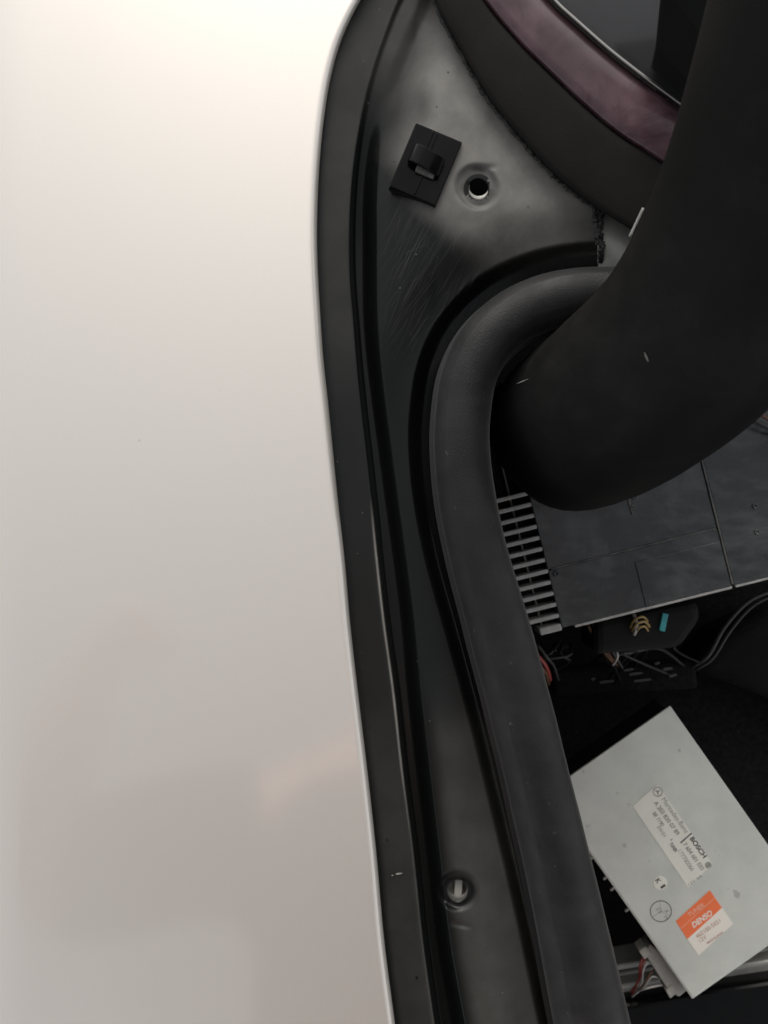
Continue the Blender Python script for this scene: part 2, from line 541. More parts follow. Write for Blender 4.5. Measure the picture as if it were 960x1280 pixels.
def gutter():
    step = 2.2
    ys = np.arange(-160, 1481, step)
    n_col = 175
    X = np.zeros((len(ys), n_col)); Z = np.zeros_like(X); FILM_SHEEN = np.zeros_like(X); SC = np.zeros_like(X)
    e = smoothcurve(E_TAB, ys); s = smoothcurve(S_TAB, ys); g = smoothcurve(G_TAB, ys)
    # right border: a little inside the seal
    right = np.zeros(len(ys))
    for i, y in enumerate(ys):
        if y < 372:
            right[i] = 800
        else:
            lower = seal_px[seal_px[:, 1] > y - 3]
            left = seal_px[130:]
            k = np.argmin(np.abs(left[:, 1] - y))
            right[i] = left[k, 0] + 12
    blend = sstep(330, 470, ys)
    k0 = np.interp(ys, [372, 380], [0, 1])
    from_top = 800 * np.ones(len(ys))
    lft = np.array([seal_px[130:][np.argmin(np.abs(seal_px[130:, 1] - y)), 0] + 12 for y in ys])
    right = np.where(ys < 300, 800, (1 - blend) * 800 + blend * lft)
    right = np.maximum(right, lft)
    for i, y in enumerate(ys):
        w = np.concatenate([np.linspace(e[i] - 12, s[i] - 4, 20), np.linspace(s[i] - 3.4, s[i] + 5, 15), np.linspace(s[i] + 6, g[i] + 8, 25),
                            np.linspace(g[i] + 9, right[i], n_col - 60)])
        X[i] = w
    Y = np.repeat(ys[:, None], n_col, 1)
    EE, SS, GG = e[:, None], s[:, None], g[:, None]
    # distance to the seal centre line
    pts = seal_px[:, :2]
    Dm = np.full(X.shape, 1e9)
    for k in range(0, len(pts), 2):
        dd = (X - pts[k, 0]) ** 2 + (Y - pts[k, 1]) ** 2
        Dm = np.minimum(Dm, dd)
    Dm = np.sqrt(Dm)
    # profile in millimetres
    up = 1 - sstep(60, 330, Y)                                   # the fold fades out at the top
    zs = -5.0 - 0.8 * np.clip((X - EE) / 40.0, 0, 1.2)           # ledge under the panel edge
    drop = sstep(0, 8, X - SS)
    zg = -21.0 + 13.0 * up
    floor = sstep(-12, 8, X - GG)
    zf = -9.5 - 1.5 * np.clip((X - GG) / 80, 0, 1)
    # raised corner plate in the upper part
    plate = (1 - sstep(250, 440, Y + 0.25 * (X - 600))) * sstep(0, 75, X - GG)
    zf = zf + plate * 6.5
    lower = zg * (1 - floor) + zf * floor
    Zm = zs * (1 - drop) + lower * drop
    # small proud bead at the fold
    bead = np.exp(-((X - SS + 1.5) / 2.0) ** 2) * 0.55 * sstep(480, 680, Y)
    Zm += bead
    # soft shoulder, then the slot along the seal
    Zm -= 4.0 * (1 - sstep(66, 125, Dm)) * floor
    Zm -= 20.0 * (1 - sstep(50, 67, Dm)) * drop
    # hole A: dished boss with a swept tail
    ha = np.hypot(X - HOLE_A[0], (Y - HOLE_A[1]))
    ang = np.arctan2(Y - HOLE_A[1], X - HOLE_A[0])
    rad = 27 + 5 * np.clip(np.cos(ang + 2.2), 0, 1)
    Zm -= 2.6 * (1 - sstep(rad - 5.5, rad + 1, ha)) * (0.45 + 0.55 * np.clip(0.55 - 0.6 * np.sin(ang) - 0.5 * np.cos(ang), 0, 1))
    tail = np.exp(-((Y - (209 + 0.02 * (X - 600))) / 3.2) ** 2) * sstep(580, 600, X) * (1 - sstep(606, 626, X))
    Zm -= 1.3 * tail
    # hole B
    hb = np.hypot(X - HOLE_B[0], Y - HOLE_B[1])
    angb = np.arctan2(Y - HOLE_B[1], X - HOLE_B[0])
    Zm -= 3.2 * (1 - sstep(19, 28, hb)) * (0.55 + 0.45 * np.clip(0.2 - np.cos(angb), 0, 1))
    Zm -= 1.2 * np.exp(-(((X - 575) / 11.0) ** 2 + ((Y - 1156 - 0.2 * (X - 575)) / 3.0) ** 2))
    # gentle unevenness of pressed sheet
    Zm += 0.12 * np.sin(Y / 37.0 + X / 61.0) + 0.08 * np.sin(X / 23.0 - Y / 51.0)
    Z = Zm * 1e-3
    # dust film: outline of its own on the corner plate
    edge = 0.5 * np.sin(Y / 13.0) + 0.7 * np.sin(Y / 29.0 + 1.0) + 0.4 * np.sin(X / 17.0)
    xl = np.interp(Y, [-60, 5, 100, 200, 260, 330, 420], [565, 533, 505, 492, 520, 590, 640])
    FILM_SHEEN = sstep(-22, 44, X - xl + 6 * edge) * (1 - sstep(240, 370, Y + 0.05 * (X - 640) + 5 * edge))
    dk = np.exp(-(((X - 528) / 14.0) ** 2 + ((Y - 130) / 26.0) ** 2)) + 0.45 * np.exp(-(((X - 560) / 60.0) ** 2 + ((Y - 268) / 30.0) ** 2))
    FILM_SHEEN = np.clip(FILM_SHEEN * (1 - 0.6 * np.clip(dk, 0, 1)), 0, 1)
    FILM_SHEEN = np.maximum(FILM_SHEEN, 0.26 * sstep(5, 30, X - GG) * sstep(800, 1080, Y + 25 * edge))  # grey of the lower floor: a reflection put into the colour
    FILM_SHEEN = np.maximum(FILM_SHEEN, 0.12 * sstep(0, 10, X - EE) * (1 - sstep(-3, 2, X - SS)) * (1 - 0.75 * sstep(380, 520, Y) * (1 - sstep(860, 1000, Y))))  # ledge grey, painted weaker along the middle where its reflection is dark
    FILM_SHEEN = np.maximum(FILM_SHEEN, 0.2 * (1 - sstep(60, 180, Y)))  # top end greyed: bright sky reflection put into the colour
    FILM_SHEEN = np.maximum(FILM_SHEEN, np.exp(-((X - SS + 1.2) / 1.6) ** 2) * sstep(610, 690, Y) * (1 - 0.75 * sstep(900, 1060, Y)))  # fold highlight put into the colour as a thin pale stripe
    FILM_SHEEN = FILM_SHEEN * sstep(20, 31, hb + 4 * edge) * (0.45 + 0.55 * sstep(18, 30, ha + 3 * edge))
    SC = sstep(0, 30, X - GG) * (1 - sstep(400, 480, Y)) * (0.45 + 0.2 * np.exp(-(((X - 520) / 60.0) ** 2 + ((Y - 350) / 80.0) ** 2)))
    V = np.stack([(X - 480) * (D - Z) / F, (640 - Y) * (D - Z) / F, Z], -1).reshape(-1, 3)
    faces = []
    keep = np.ones(X.shape, bool)
    keep &= np.hypot(X - HOLE_A[0], Y - HOLE_A[1]) > HOLE_A[2]
    keep &= np.hypot((X - HOLE_B[0]) * 1.08, Y - HOLE_B[1]) > HOLE_B[2]
    for i in range(len(ys) - 1):
        for j in range(n_col - 1):
            if keep[i, j] and keep[i + 1, j] and keep[i, j + 1] and keep[i + 1, j + 1]:
                a = i * n_col + j
                faces.append((a, a + n_col, a + n_col + 1, a + 1))
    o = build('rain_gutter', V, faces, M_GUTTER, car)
    o['label'] = 'dark scratched rain gutter with a dusty grey corner'
    for nm, arr in (('film_sheen', FILM_SHEEN), ('scuff', SC)):
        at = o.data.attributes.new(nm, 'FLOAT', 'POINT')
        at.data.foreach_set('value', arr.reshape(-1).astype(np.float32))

    def zat(px, py):
        i = int(np.argmin(np.abs(ys - py))); j = int(np.argmin(np.abs(X[i] - px)))
        return float(Z[i, j])
    return o, zat


GUT, zat = gutter()


def ring(name, cx, cy, z, r0, r1, depth, mat, parent, shift=(0, 0), k=40, sx=1.0, flat=0.0):
    """sheet washer: outer radius r1, inner radius r0 with its hole shifted, rolled slightly down"""
    v, f = [], []
    for (rr, dz, sh) in ((r1, 0.0, 0), (r0 + 1.2, 0.0, 1), (r0, -0.25, 1), (r0, -depth, 1), (r1, -depth, 0)):
        for q in range(k):
            t = 2 * math.pi * q / k
            x = rr * math.cos(t) * sx; y = rr * math.sin(t)
            if flat and sh: x = max(-rr * flat, min(rr * flat, x))
            v.append(P(cx + x + shift[0] * sh, cy + y + shift[1] * sh, z + dz * 1e-3))
    for a in range(5):
        for q in range(k):
            b = (a + 1) % 5
            f.append((a * k + q, a * k + (q + 1) % k, b * k + (q + 1) % k, b * k + q))
    return recalc(autosmooth(build(name, v, f, mat, parent)))


# hole A: dark pressed collar and the bare second sheet below it
za = zat(HOLE_A[0] - 20, HOLE_A[1] + 3)
ring('hole_collar', HOLE_A[0], HOLE_A[1], za + 0.0004, 12.6, 18.5, 1.4, M_GUTTER, GUT, flat=0.95)
ring('hole_washer', HOLE_A[0], HOLE_A[1], za - 0.0014, 12.2, 20, 0.6, M_GREY, GUT, shift=(0.5, -3.2), flat=0.95)
zb = zat(HOLE_B[0] + 21, HOLE_B[1])
ring('hole_collar', HOLE_B[0], HOLE_B[1], zb + 0.0002, 13.8, 19.5, 1.6, M_GUTTER, GUT, sx=0.93)
ring('hole_washer', HOLE_B[0], HOLE_B[1], zb - 0.0016, 11.8, 19, 0.6, M_DUST, GUT, shift=(0.3, -3.6), sx=0.95)
# dark cavity under the gutter (inner skin of the body)
v, f = prism([tuple(P(470, 1500, -0.045)[:2]), tuple(P(760, 1500, -0.045)[:2]), tuple(P(570, 640, -0.045)[:2]), tuple(P(590, 440, -0.045)[:2]), tuple(P(820, 350, -0.045)[:2]),
              tuple(P(820, -200, -0.045)[:2]), tuple(P(380, -200, -0.045)[:2]), tuple(P(380, 640, -0.045)[:2])], -0.047, -0.045)
build('inner_skin', v, f, M_FLAT, car, smooth=False)

# pale paint chips and grit lying on the ledge and floor of the gutter
def chip(px, py, l, w, rot, mat, nm='paint_chip'):
    rc = random.Random(int(px * 7 + py))
    z = zat(px, py) + 0.00015
    pts = []
    for q in range(7):
        t = 2 * math.pi * q / 7
        a_, b_ = l * math.cos(t) * rc.uniform(.7, 1.1), w * math.sin(t) * rc.uniform(.6, 1.2)
        pts.append(P(px + a_ * math.cos(rot) - b_ * math.sin(rot), py + a_ * math.sin(rot) + b_ * math.cos(rot), z))
    n_ = len(pts)
    vv = pts + [p + Vector((0, 0, 0.00025)) for p in pts]
    ff = [tuple(range(n_, 2 * n_))] + [(i_, (i_ + 1) % n_, n_ + (i_ + 1) % n_, n_ + i_) for i_ in range(n_)]
    return recalc(build(nm, vv, ff, mat, GUT, smooth=False))
chip(498, 1092, 5, 1.3, -0.15, M_BARE); chip(490.5, 1094, 1.3, 0.8, 0, M_BARE)
chip(521, 1222, 1.8, 2.6, 0.2, M_FLAT, 'grit'); chip(484, 1050, 1.2, 1.0, 0, M_FLAT, 'grit')
for (cx_, cy_) in ((537, 901), (453, 641), (447, 692), (546, 133), (492, 201), (560, 90), (630, 300), (660, 258), (520, 318), (500, 360)):
    chip(cx_, cy_, 1.0, 0.8, 0.4, M_DUST, 'grit')

# ivory peg standing in hole B
peg = empty('plastic_peg', P(574, 1113, zb - 0.012), 'ivory plastic peg inside the lower gutter hole', 'peg')
v, f = box_uv(P(573, 1112, zb - 0.004), Vector((1, 0, 0)), Vector((0.06, 1, 0)).normalized(), Vector((0, 0, 1)), -0.0017, 0.0017, -0.0042, 0.0042, -0.040, 0)
bevel(build('peg_blade', v, f, M_PEG, peg, smooth=False), 0.0004)
v, f = box_uv(P(574, 1121, zb - 0.0046), Vector((1, 0, 0)), Vector((0, 1, 0)), Vector((0, 0, 1)), -0.004, 0.0042, -0.0016, 0.0006, -0.03, -0.0006)
bevel(build('peg_foot', v, f, M_PEG, peg, smooth=False), 0.0006)

# bare steel flange right of the corner plate
def flange():
    rows = [(-0.0060, (748, 255), (860, 340)), (-0.0050, (748, 276), (850, 352)), (-0.0048, (748, 290), (845, 362)), (-0.0062, (748, 304), (840, 372)),
            (-0.0085, (748, 318), (835, 382)), (-0.0105, (748, 334), (830, 392)), (-0.0115, (748, 356), (825, 402))]
    v, f = [], []
    n = 9
    for z, a, b in rows:
        for k in range(n):
            t = k / (n - 1)
            v.append(P(a[0] + (b[0] - a[0]) * t, a[1] + (b[1] - a[1]) * t, z))
    m = len(v)
    v += [p - Vector((0, 0, 0.0015)) for p in v]
    for i in range(len(rows) - 1):
        for k in range(n - 1):
            a = i * n + k
            f.append((a, a + n, a + n + 1, a + 1))
            f.append((m + a, m + a + 1, m + a + n + 1, m + a + n))
    o = recalc(build('steel_flange', v, f, M_GREY, car))
    o['label'] = 'pale bare steel flange between gutter and hinge arm'
    sub = o.modifiers.new('s', 'SUBSURF'); sub.levels = 2; sub.render_levels = 2


flange()

tube('flange_edge', [P(804, 260, 0.010), P(796, 277, 0.009), P(787, 296, 0.008)], 0.0006, M_GREY, car, n=10, k=6)

# lumpy black sealant smeared over the joint
def bead_path(pts, r, name, zoff=0.0, n=90, flatten=0.45, seed=1):
    rng = np.random.default_rng(seed)
    c = catmull([(x, y, z) for x, y, z in pts], n)
    path = []
    for i, q in enumerate(c):
        p = P(q[0] + rng.normal(0, 0.8), q[1] + rng.normal(0, 0.8), q[2] + zoff)
        path.append((*p, 1 + 0.2 * rng.normal()))
    v, f = sweep(path, [(r * math.cos(a), flatten * r * math.sin(a)) for a in np.linspace(0, 2 * math.pi, 9)[:-1]])
    return recalc(build(name, v, f, M_BEAD, car))


bead_path([(752, 258, -0.004), (750, 280, -0.0042), (751, 300, -0.0052), (752, 318, -0.0075), (750, 332, -0.012)], 0.0012, 'sealant_bead', 0.0006, seed=3)
bead_path([(744, 262, -0.0035), (746, 284, -0.004), (747, 304, -0.005)], 0.0012, 'sealant_bead', 0.0004, n=60, seed=5)
bead_path([(533, -30, -0.003), (552, 22, -0.003), (580, 72, -0.003), (612, 125, -0.003), (660, 184, -0.003), (702, 228, -0.003), (750, 264, -0.0035)],
          0.0011, 'sealant_bead', 0.0004, n=160, seed=8)

# ------------------------------------------------------------------ rear window corner
win = empty('rear_window', P(760, 80, -0.004), 'rear window corner with black rubber, trim with a painted maroon reflection and dark glass', 'window')
C0 = [(500, -130), (522, -60), (545, 5), (575, 60), (612, 122), (660, 182), (705, 228), (752, 264), (795, 291), (850, 327), (920, 368), (1020, 420)]
C1 = [(545, -130), (572, -60), (604, 0), (645, 50), (692, 97), (738, 140), (775, 170), (805, 189), (838, 210), (890, 242), (950, 280), (1040, 335)]
C2 = [(610, -130), (645, -60), (688, 0), (722, 32), (762, 67), (803, 99), (838, 125), (868, 147), (905, 175), (950, 208), (1010, 250), (1090, 300)]


def arc(pts, n=70):
    c = catmull([(x, y, 0) for x, y in pts], n)
    return c[:, :2]


def band(name, a, b, prof, mat, parent):
    """prof: list of (t across, z in metres)"""
    A, B = arc(a), arc(b)
    v, f = [], []
    k = len(prof)
    for i in range(len(A)):
        for t, z in prof:
            q = A[i] * (1 - t) + B[i] * t
            v.append(P(q[0], q[1], z))
    for i in range(len(A) - 1):
        for j in range(k - 1):
            q = i * k + j
            f.append((q, q + 1, q + k + 1, q + k))
    return build(name, v, f, mat, parent)


band('rubber_gasket', C0, C1, [(0.03, -0.012), (0.0, -0.004), (0.0, 0.0015), (0.025, 0.0028), (0.10, 0.0036), (0.3, 0.0044), (0.6, 0.0046), (0.85, 0.0042),
                               (0.96, 0.0036), (0.985, 0.0024), (0.99, -0.002)], M_GASKET, win)
band('reflection_tinted_trim', C1, C2, [(0.0, 0.0008), (0.03, 0.0026), (0.10, 0.0042), (0.25, 0.0048), (0.45, 0.0056), (0.65, 0.0062), (0.82, 0.0063), (0.93, 0.0056),
                             (0.97, 0.004), (0.975, -0.002)], M_MAROON, win)
C3 = [(x + 4.5, y - 4.5) for x, y in C2]
band('metal_lip', C2, C3, [(0.1, 0.000), (0.25, 0.0068), (0.45, 0.0082), (0.7, 0.0085), (0.95, 0.0080), (1.1, 0.004)], M_CHROME, win)
C4 = [(x + 420, y - 330) for x, y in C2]
band('glass_pane', C3, C4, [(0.0, 0.0055), (0.02, 0.0062), (0.3, 0.012), (0.6, 0.022), (1.0, 0.036)], M_GLASS, win)

# ------------------------------------------------------------------ rubber seal
seal = empty('rubber_seal', P(600, 640, -0.015), 'thick black hollow rubber seal curving along the trunk opening', 'seal')
path = []
for q in seal_px[::2]:
    p = P(q[0], q[1], SEAL_Z)
    path.append((*p, q[2] * 0.332e-3))
prof = []
for t in np.linspace(0, 2 * math.pi, 73)[:-1]:
    # a round bulb with a fine moulding line and a shallow flat on its outer flank
    k_ = 1.0 + 0.022 * math.exp(-((t - 0.95) / 0.05) ** 2) - 0.018 * math.exp(-((t - 0.62) / 0.22) ** 2) - 0.012 * math.exp(-((t - 2.25) / 0.10) ** 2)
    prof.append((k_ * math.cos(t), k_ * (0.92 if math.sin(t) > 0 else 0.75) * math.sin(t)))
rs = np.random.default_rng(21)
wob = np.convolve(rs.normal(0, 1, len(path) + 30), np.hanning(15) / 4, 'same')[15:15 + len(path)]
path = [(x, y, z, r_ * (1 + 0.007 * w_)) for (x, y, z, r_), w_ in zip(path, wob)]
v, f = sweep(path, prof)
recalc(build('bulb', v, f, M_SEAL, seal))
path2 = [(x, y, z - 0.0105, s) for x, y, z, s in path]
v, f = sweep(path2, [(1.10, 0.10), (1.10, -0.05), (0.3, -0.08), (0.25, -1.3), (-0.25, -1.3), (-0.3, -0.08), (-1.05, -0.05), (-1.05, 0.10), (0, 0.25)])
# the flange lip shows along the outside of the bend
recalc(autosmooth(build('grip_lip', v, f, M_LIP, seal)))

# ------------------------------------------------------------------ hinge arm
arm = empty('hinge_arm', P(760, 500, -0.12), 'big matte black curved trunk hinge arm arching over the seal', 'hinge arm')
arm_pts = [(1120, -330, 0.150, 0.030), (1078, -120, 0.128, 0.031), (1022, 90, 0.105, 0.0325), (955, 270, 0.075, 0.034), (876, 410, 0.045, 0.036),
           (787, 492, 0.012, 0.0375), (733, 525, -0.022, 0.038), (714, 533, -0.055, 0.037), (745, 520, -0.095, 0.036), (830, 470, -0.130, 0.036), (950, 400, -0.150, 0.036)]
pp = []
for x, y, z, r in arm_pts:
    p = P(x, y, z)
    pp.append((*p, r))
c = catmull(pp, 90)
def superell(k, e):
    out = []
    for t in np.linspace(0, 2 * math.pi, k + 1)[:-1]:
        ct, st = math.cos(t), math.sin(t)
        out.append((math.copysign(abs(ct) ** e, ct), math.copysign(abs(st) ** e, st)))
    return out
v, f = sweep(c, superell(40, 0.85), up=(0.55, -0.75, 0.35))
recalc(build('arm_cover', v, f, M_ARM, arm))
ARM_C = c

# ------------------------------------------------------------------ adhesive cable clip
zc = zat(536, 210)
clip = empty('cable_clip', P(536, 210, zc), 'small glossy black cable clip on a square pad in the gutter corner', 'cable clip')
a0, a1, a3 = P(520, 157, zc), P(577, 181, zc), P(496, 239, zc)
cu = (a1 - a0); cl = cu.length; cu.normalize()
cv = (a3 - a0); cw = cv.length
cv = (cv - cu * cv.dot(cu)).normalized()
cn = Vector((0, 0, 1))
W_ = lambda u, v, w: (u * cl, v * cw, w)
def clipbox(name, u0, u1, v0, v1, w0, w1, mat, bev=0.0003, par=None):
    vv, ff = box_uv(a0, cu, cv, cn, u0 * cl, u1 * cl, v0 * cw, v1 * cw, w0, w1)
    return bevel(recalc(build(name, vv, ff, mat, par or clip, smooth=False)), bev)
clipbox('foam_pad', -0.02, 1.0, -0.01, 1.0, -0.0028, 0.0006, M_FLAT, 0.0002)
base = clipbox('base_plate', 0, 1, 0, 1, 0.0006, 0.0026, M_BLACK, 0.0003)
for (u0, u1, v0, v1) in ((0.36, 0.40, 0.03, 0.34), (0.45, 0.49, 0.03, 0.34), (0.50, 0.55, 0.66, 0.97)):
    clipbox('rib', u0, u1, v0, v1, 0.0022, 0.0031, M_BLACK, 0.0002, base)
# arched tongue
v, f = [], []
prof_c = [(0.16, 0.0026), (0.15, 0.0045), (0.18, 0.0062), (0.26, 0.0072), (0.40, 0.0074), (0.60, 0.0068), (0.78, 0.0058), (0.84, 0.0050)]
inn = [(0.84, 0.0040), (0.62, 0.0052), (0.40, 0.0056), (0.28, 0.0052), (0.24, 0.0042), (0.24, 0.0026)]
loop = prof_c + inn
for vv_ in (0.33, 0.60):
    for (u, w) in loop:
        v.append(a0 + cu * (u * cl) + cv * ((vv_ + 0.06 * (u - 0.2)) * cw) + cn * w)
k = len(loop)
for j in range(k):
    f.append((j, (j + 1) % k, k + (j + 1) % k, k + j))
f.append(tuple(range(k))); f.append(tuple(range(2 * k - 1, k - 1, -1)))
bevel(autosmooth(recalc(build('tongue', v, f, M_BLACK, clip)), 50), 0.0003)
clipbox('grip_pad', 0.36, 0.76, 0.58, 0.675, 0.0026, 0.0046, M_DUST, 0.0004)

# ------------------------------------------------------------------ trunk interior
fl = 1.6
v, f = prism([(-0.2, -1.0), (1.0, -1.0), (1.0, 0.7), (-0.2, 0.7)], -0.345, -0.335)
tag(build('trunk_floor', v, f, M_CARPET, None, smooth=False), kind='structure')
v, f = prism([(-0.02, -0.7), (0.0, -0.7), (0.0, 0.7), (-0.02, 0.7)], -0.335, -0.05)
tag(build('trunk_side_wall', v, f, M_CARPET, None, smooth=False), kind='structure')
v, f = prism([(-0.02, 0.42), (1.0, 0.42), (1.0, 0.44), (-0.02, 0.44)], -0.335, 0.0)
tag(build('trunk_front_wall', v, f, M_CARPET, None, smooth=False), kind='structure')

# moulded liner: raised dark shelf right of the wires, with a soft step
def liner():
    zt = -0.285
    poly = [(862, 838), (905, 792), (960, 765), (1300, 700), (1300, 1010), (1130, 960), (990, 885), (930, 862)]
    pts = [tuple(P(x, y, zt)[:2]) for x, y in poly]
    vv, ff = prism(pts[::-1], -0.335, zt)
    o = recalc(build('liner_shelf', vv, ff, M_LINER, None, smooth=False))
    bevel(o, 0.012, 4, 30)
    tag(o, 'dark moulded liner shelf right of the wires', 'liner')


liner()

# ------------------------------------------------------------------ amplifier
ZA = -0.16
sA = (D - ZA) / F
O_A = P(703, 787, ZA)
ang = math.atan2(59, 238)
AU = Vector((math.cos(ang), math.sin(ang), 0)); AV = Vector((-math.sin(ang), math.cos(ang), 0)); AW = Vector((0, 0, 1))
amp = empty('amplifier', O_A + AU * 0.08 + AV * 0.06 + AW * -0.06, 'dusty black amplifier with pale cooling fins on its left end', 'amplifier')
def abox(name, u0, u1, v0, v1, w0, w1, mat, bev=0.0, par=None):
    """u, v in photograph pixels at the cover height, w in metres"""
    vv, ff = box_uv(O_A, AU, AV, AW, u0 * sA, u1 * sA, v0 * sA, v1 * sA, w0, w1)
    o = recalc(build(name, vv, ff, mat, par or amp, smooth=False))
    if bev: bevel(o, bev)
    return o
abox('housing', -70, 420, 6, 330, -0.055, -0.012, M_FLAT, 0.001)
abox('cover_panel', 0, 218.5, 77, 320, -0.012, 0, M_AMP, 0.0006)
abox('cover_panel', 0, 219.5, 2, 76.2, -0.012, -0.0002, M_AMP, 0.0006)
abox('cover_panel', 221, 430, 2, 320, -0.012, 0.0006, M_AMP, 0.0006)
abox('step_panel', 108, 217, 3, 60, -0.001, 0.0005, M_AMP, 0.0004)
abox('cover_edge', 16, 219, -1.5, 1.8, -0.004, -0.0001, M_EDGE, 0.0004)  # pale strip along the lower edge of the cover
abox('cover_edge', 223, 430, -1.2, 1.8, -0.004, 0.0002, M_EDGE, 0.0004)
abox('seam_ridge', 218.6, 220.9, 4, 170, -0.006, 0.0009, M_DUST, 0.0003)
abox('seam_ridge', 4, 216, 76.0, 77.6, -0.006, 0.0004, M_DUST, 0.0003)
abox('seam_ridge', 118, 120.5, 118, 150, -0.002, 0.0008, M_DUST, 0.0003)
# cooling fins share one mesh
pitch, n_fin = 14.35, 12
vv, ff = box_uv(Vector((0, 0, 0)), AU, AV, AW, -58 * sA, 1 * sA, -2.6 * sA, 2.6 * sA, -0.020, -0.0004)
me_fin = bpy.data.meshes.new('cooling_fin')
me_fin.from_pydata([tuple(p) for p in vv], [], ff); me_fin.materials.append(M_FIN)
me_fin.update()
for k in range(n_fin):
    o = bpy.data.objects.new('cooling_fin', me_fin)
    COL.objects.link(o)
    o.parent = amp
    o.location = O_A + AV * ((18 + k * pitch) * sA) - ORG[amp.name]
    bevel(o, 0.0005)
abox('fin_end_block', -28, 0, -1, 8, -0.02, -0.0002, M_FIN, 0.0008)
abox('tie_rod', -22, -20, 2, 250, -0.012, -0.009, M_GREY, 0.0004)
# cover screws
for (u, w_, r) in ((9, 70, 4), (122, 128, 3.0), (127, 139, 3.4), (265, 60, 4), (270, 92, 4)):
    cc = O_A + AU * (u * sA) + AV * (w_ * sA)
    v, f = [], []
    for (rr, dz) in ((r, 0.0), (r * 0.95, 0.0011), (r * 0.55, 0.0014), (r * 0.5, 0.0008), (0.01, 0.0008)):
        for q in range(14):
            t = 2 * math.pi * q / 14
            v.append(cc + Vector((rr * sA * math.cos(t), rr * sA * math.sin(t), dz)))
    for a in range(4):
        for q in range(14):
            f.append((a * 14 + q, a * 14 + (q + 1) % 14, a * 14 + 14 + (q + 1) % 14, a * 14 + 14 + q))
    recalc(build('screw', v, f, M_DUST if r < 4 else M_AMP, amp))
# socket below the front edge, black round housing with a teal tape tab
v, f = prism([(P(x, y, -0.20)[0], P(x, y, -0.20)[1]) for x, y in ((735, 815), (842, 806), (868, 770), (862, 745), (735, 770))], -0.225, -0.185)
bevel(recalc(build('socket', v, f, M_FLAT, amp, smooth=False)), 0.006, 3)

# ------------------------------------------------------------------ radio tuner module
ZT = -0.24
sT = (D - ZT) / F
cT = P(852, 1065, ZT)
angT = math.radians(-54.9)
TU = Vector((math.cos(angT), math.sin(angT), 0)); TV = Vector((-TU.y, TU.x, 0)); TW = Vector((0, 0, 1))
LT, WT = 315 * sT, 187 * sT
tun = empty('radio_module', cT + TW * -0.03, 'grey metal radio module with paper labels and an orange sticker', 'radio module')


def tl(px, py):
    """pixel -> module coordinates (metres along the long and short side)"""
    d = P(px, py, ZT) - cT
    return d.dot(TU), d.dot(TV)


def tbox(name, u0, u1, v0, v1, w0, w1, mat, bev=0.0, par=None):
    vv, ff = box_uv(cT, TU, TV, TW, u0, u1, v0, v1, w0, w1)
    o = recalc(build(name, vv, ff, mat, par or tun, smooth=False))
    if bev: bevel(o, bev)
    return o


tbox('lid', -LT / 2, LT / 2, -WT / 2, WT / 2, -0.0022, 0, M_TUNER, 0.0006)
tbox('case', -LT / 2 + 0.002, LT / 2 - 0.002, -WT / 2 + 0.004, WT / 2 - 0.002, -0.034, -0.0022, M_FLAT, 0.001)


def tpoly(name, pix, w, mat, par, th=0.00025):
    pts = [cT + TU * tl(x, y)[0] + TV * tl(x, y)[1] for x, y in pix]
    n = len(pts)
    v = [p + TW * w for p in pts] + [p + TW * (w + th) for p in pts]
    f = [tuple(range(n - 1, -1, -1)), tuple(range(n, 2 * n))]
    for i in range(n):
        f.append((i, (i + 1) % n, n + (i + 1) % n, n + i))
    return recalc(build(name, v, f, mat, par, smooth=False))


def tdisc(name, px, py, r0, r1, w, mat, par, th=0.0002, k=36):
    u, v_ = tl(px, py)
    c0 = cT + TU * u + TV * v_
    v, f = [], []
    for (rr, dz) in ((r1, w), (r1, w + th), (r0, w + th), (r0, w)):
        for q in range(k):
            t = 2 * math.pi * q / k
            v.append(c0 + Vector((rr * sT * math.cos(t), rr * sT * math.sin(t), dz)))
    for a in range(3):
        for q in range(k):
            f.append((a * k + q, a * k + (q + 1) % k, (a + 1) * k + (q + 1) % k, (a + 1) * k + q))
    return recalc(autosmooth(build(name, v, f, mat, par)))


def ttext(body, px, py, length_px, height_px, dirn, w, mat, par, bold=0.0, shear=0.0, align='LEFT', name='lettering'):
    """flat print; dirn 0 runs along the module, 1 across it. (px,py) = start of the baseline"""
    cu_ = bpy.data.curves.new('t', 'FONT')
    cu_.body = body
    cu_.size = 1.0
    cu_.offset = bold
    cu_.shear = shear
    ob = bpy.data.objects.new('t', cu_)
    COL.objects.link(ob)
    dg = bpy.context.evaluated_depsgraph_get()
    me = bpy.data.meshes.new_from_object(ob.evaluated_get(dg))
    bpy.data.objects.remove(ob)
    vs_ = np.array([v.co[:] for v in me.vertices])
    if len(vs_) == 0: return None
    x0, x1 = vs_[:, 0].min(), vs_[:, 0].max()
    y0, y1 = vs_[:, 1].min(), vs_[:, 1].max()
    sx = length_px * sT / (x1 - x0); sy = height_px * sT / (y1 - y0)
    A = TU if dirn == 0 else TV
    B = TV if dirn == 0 else -TU
    u, v_ = tl(px, py)
    c0 = cT + TU * u + TV * v_ + TW * w
    verts = [c0 + A * ((p[0] - x0) * sx) + B * ((p[1] - y0) * sy) for p in vs_]
    faces = [tuple(p.vertices) for p in me.polygons]
    bpy.data.meshes.remove(me)
    return build(name, verts, faces, mat, par, smooth=False)


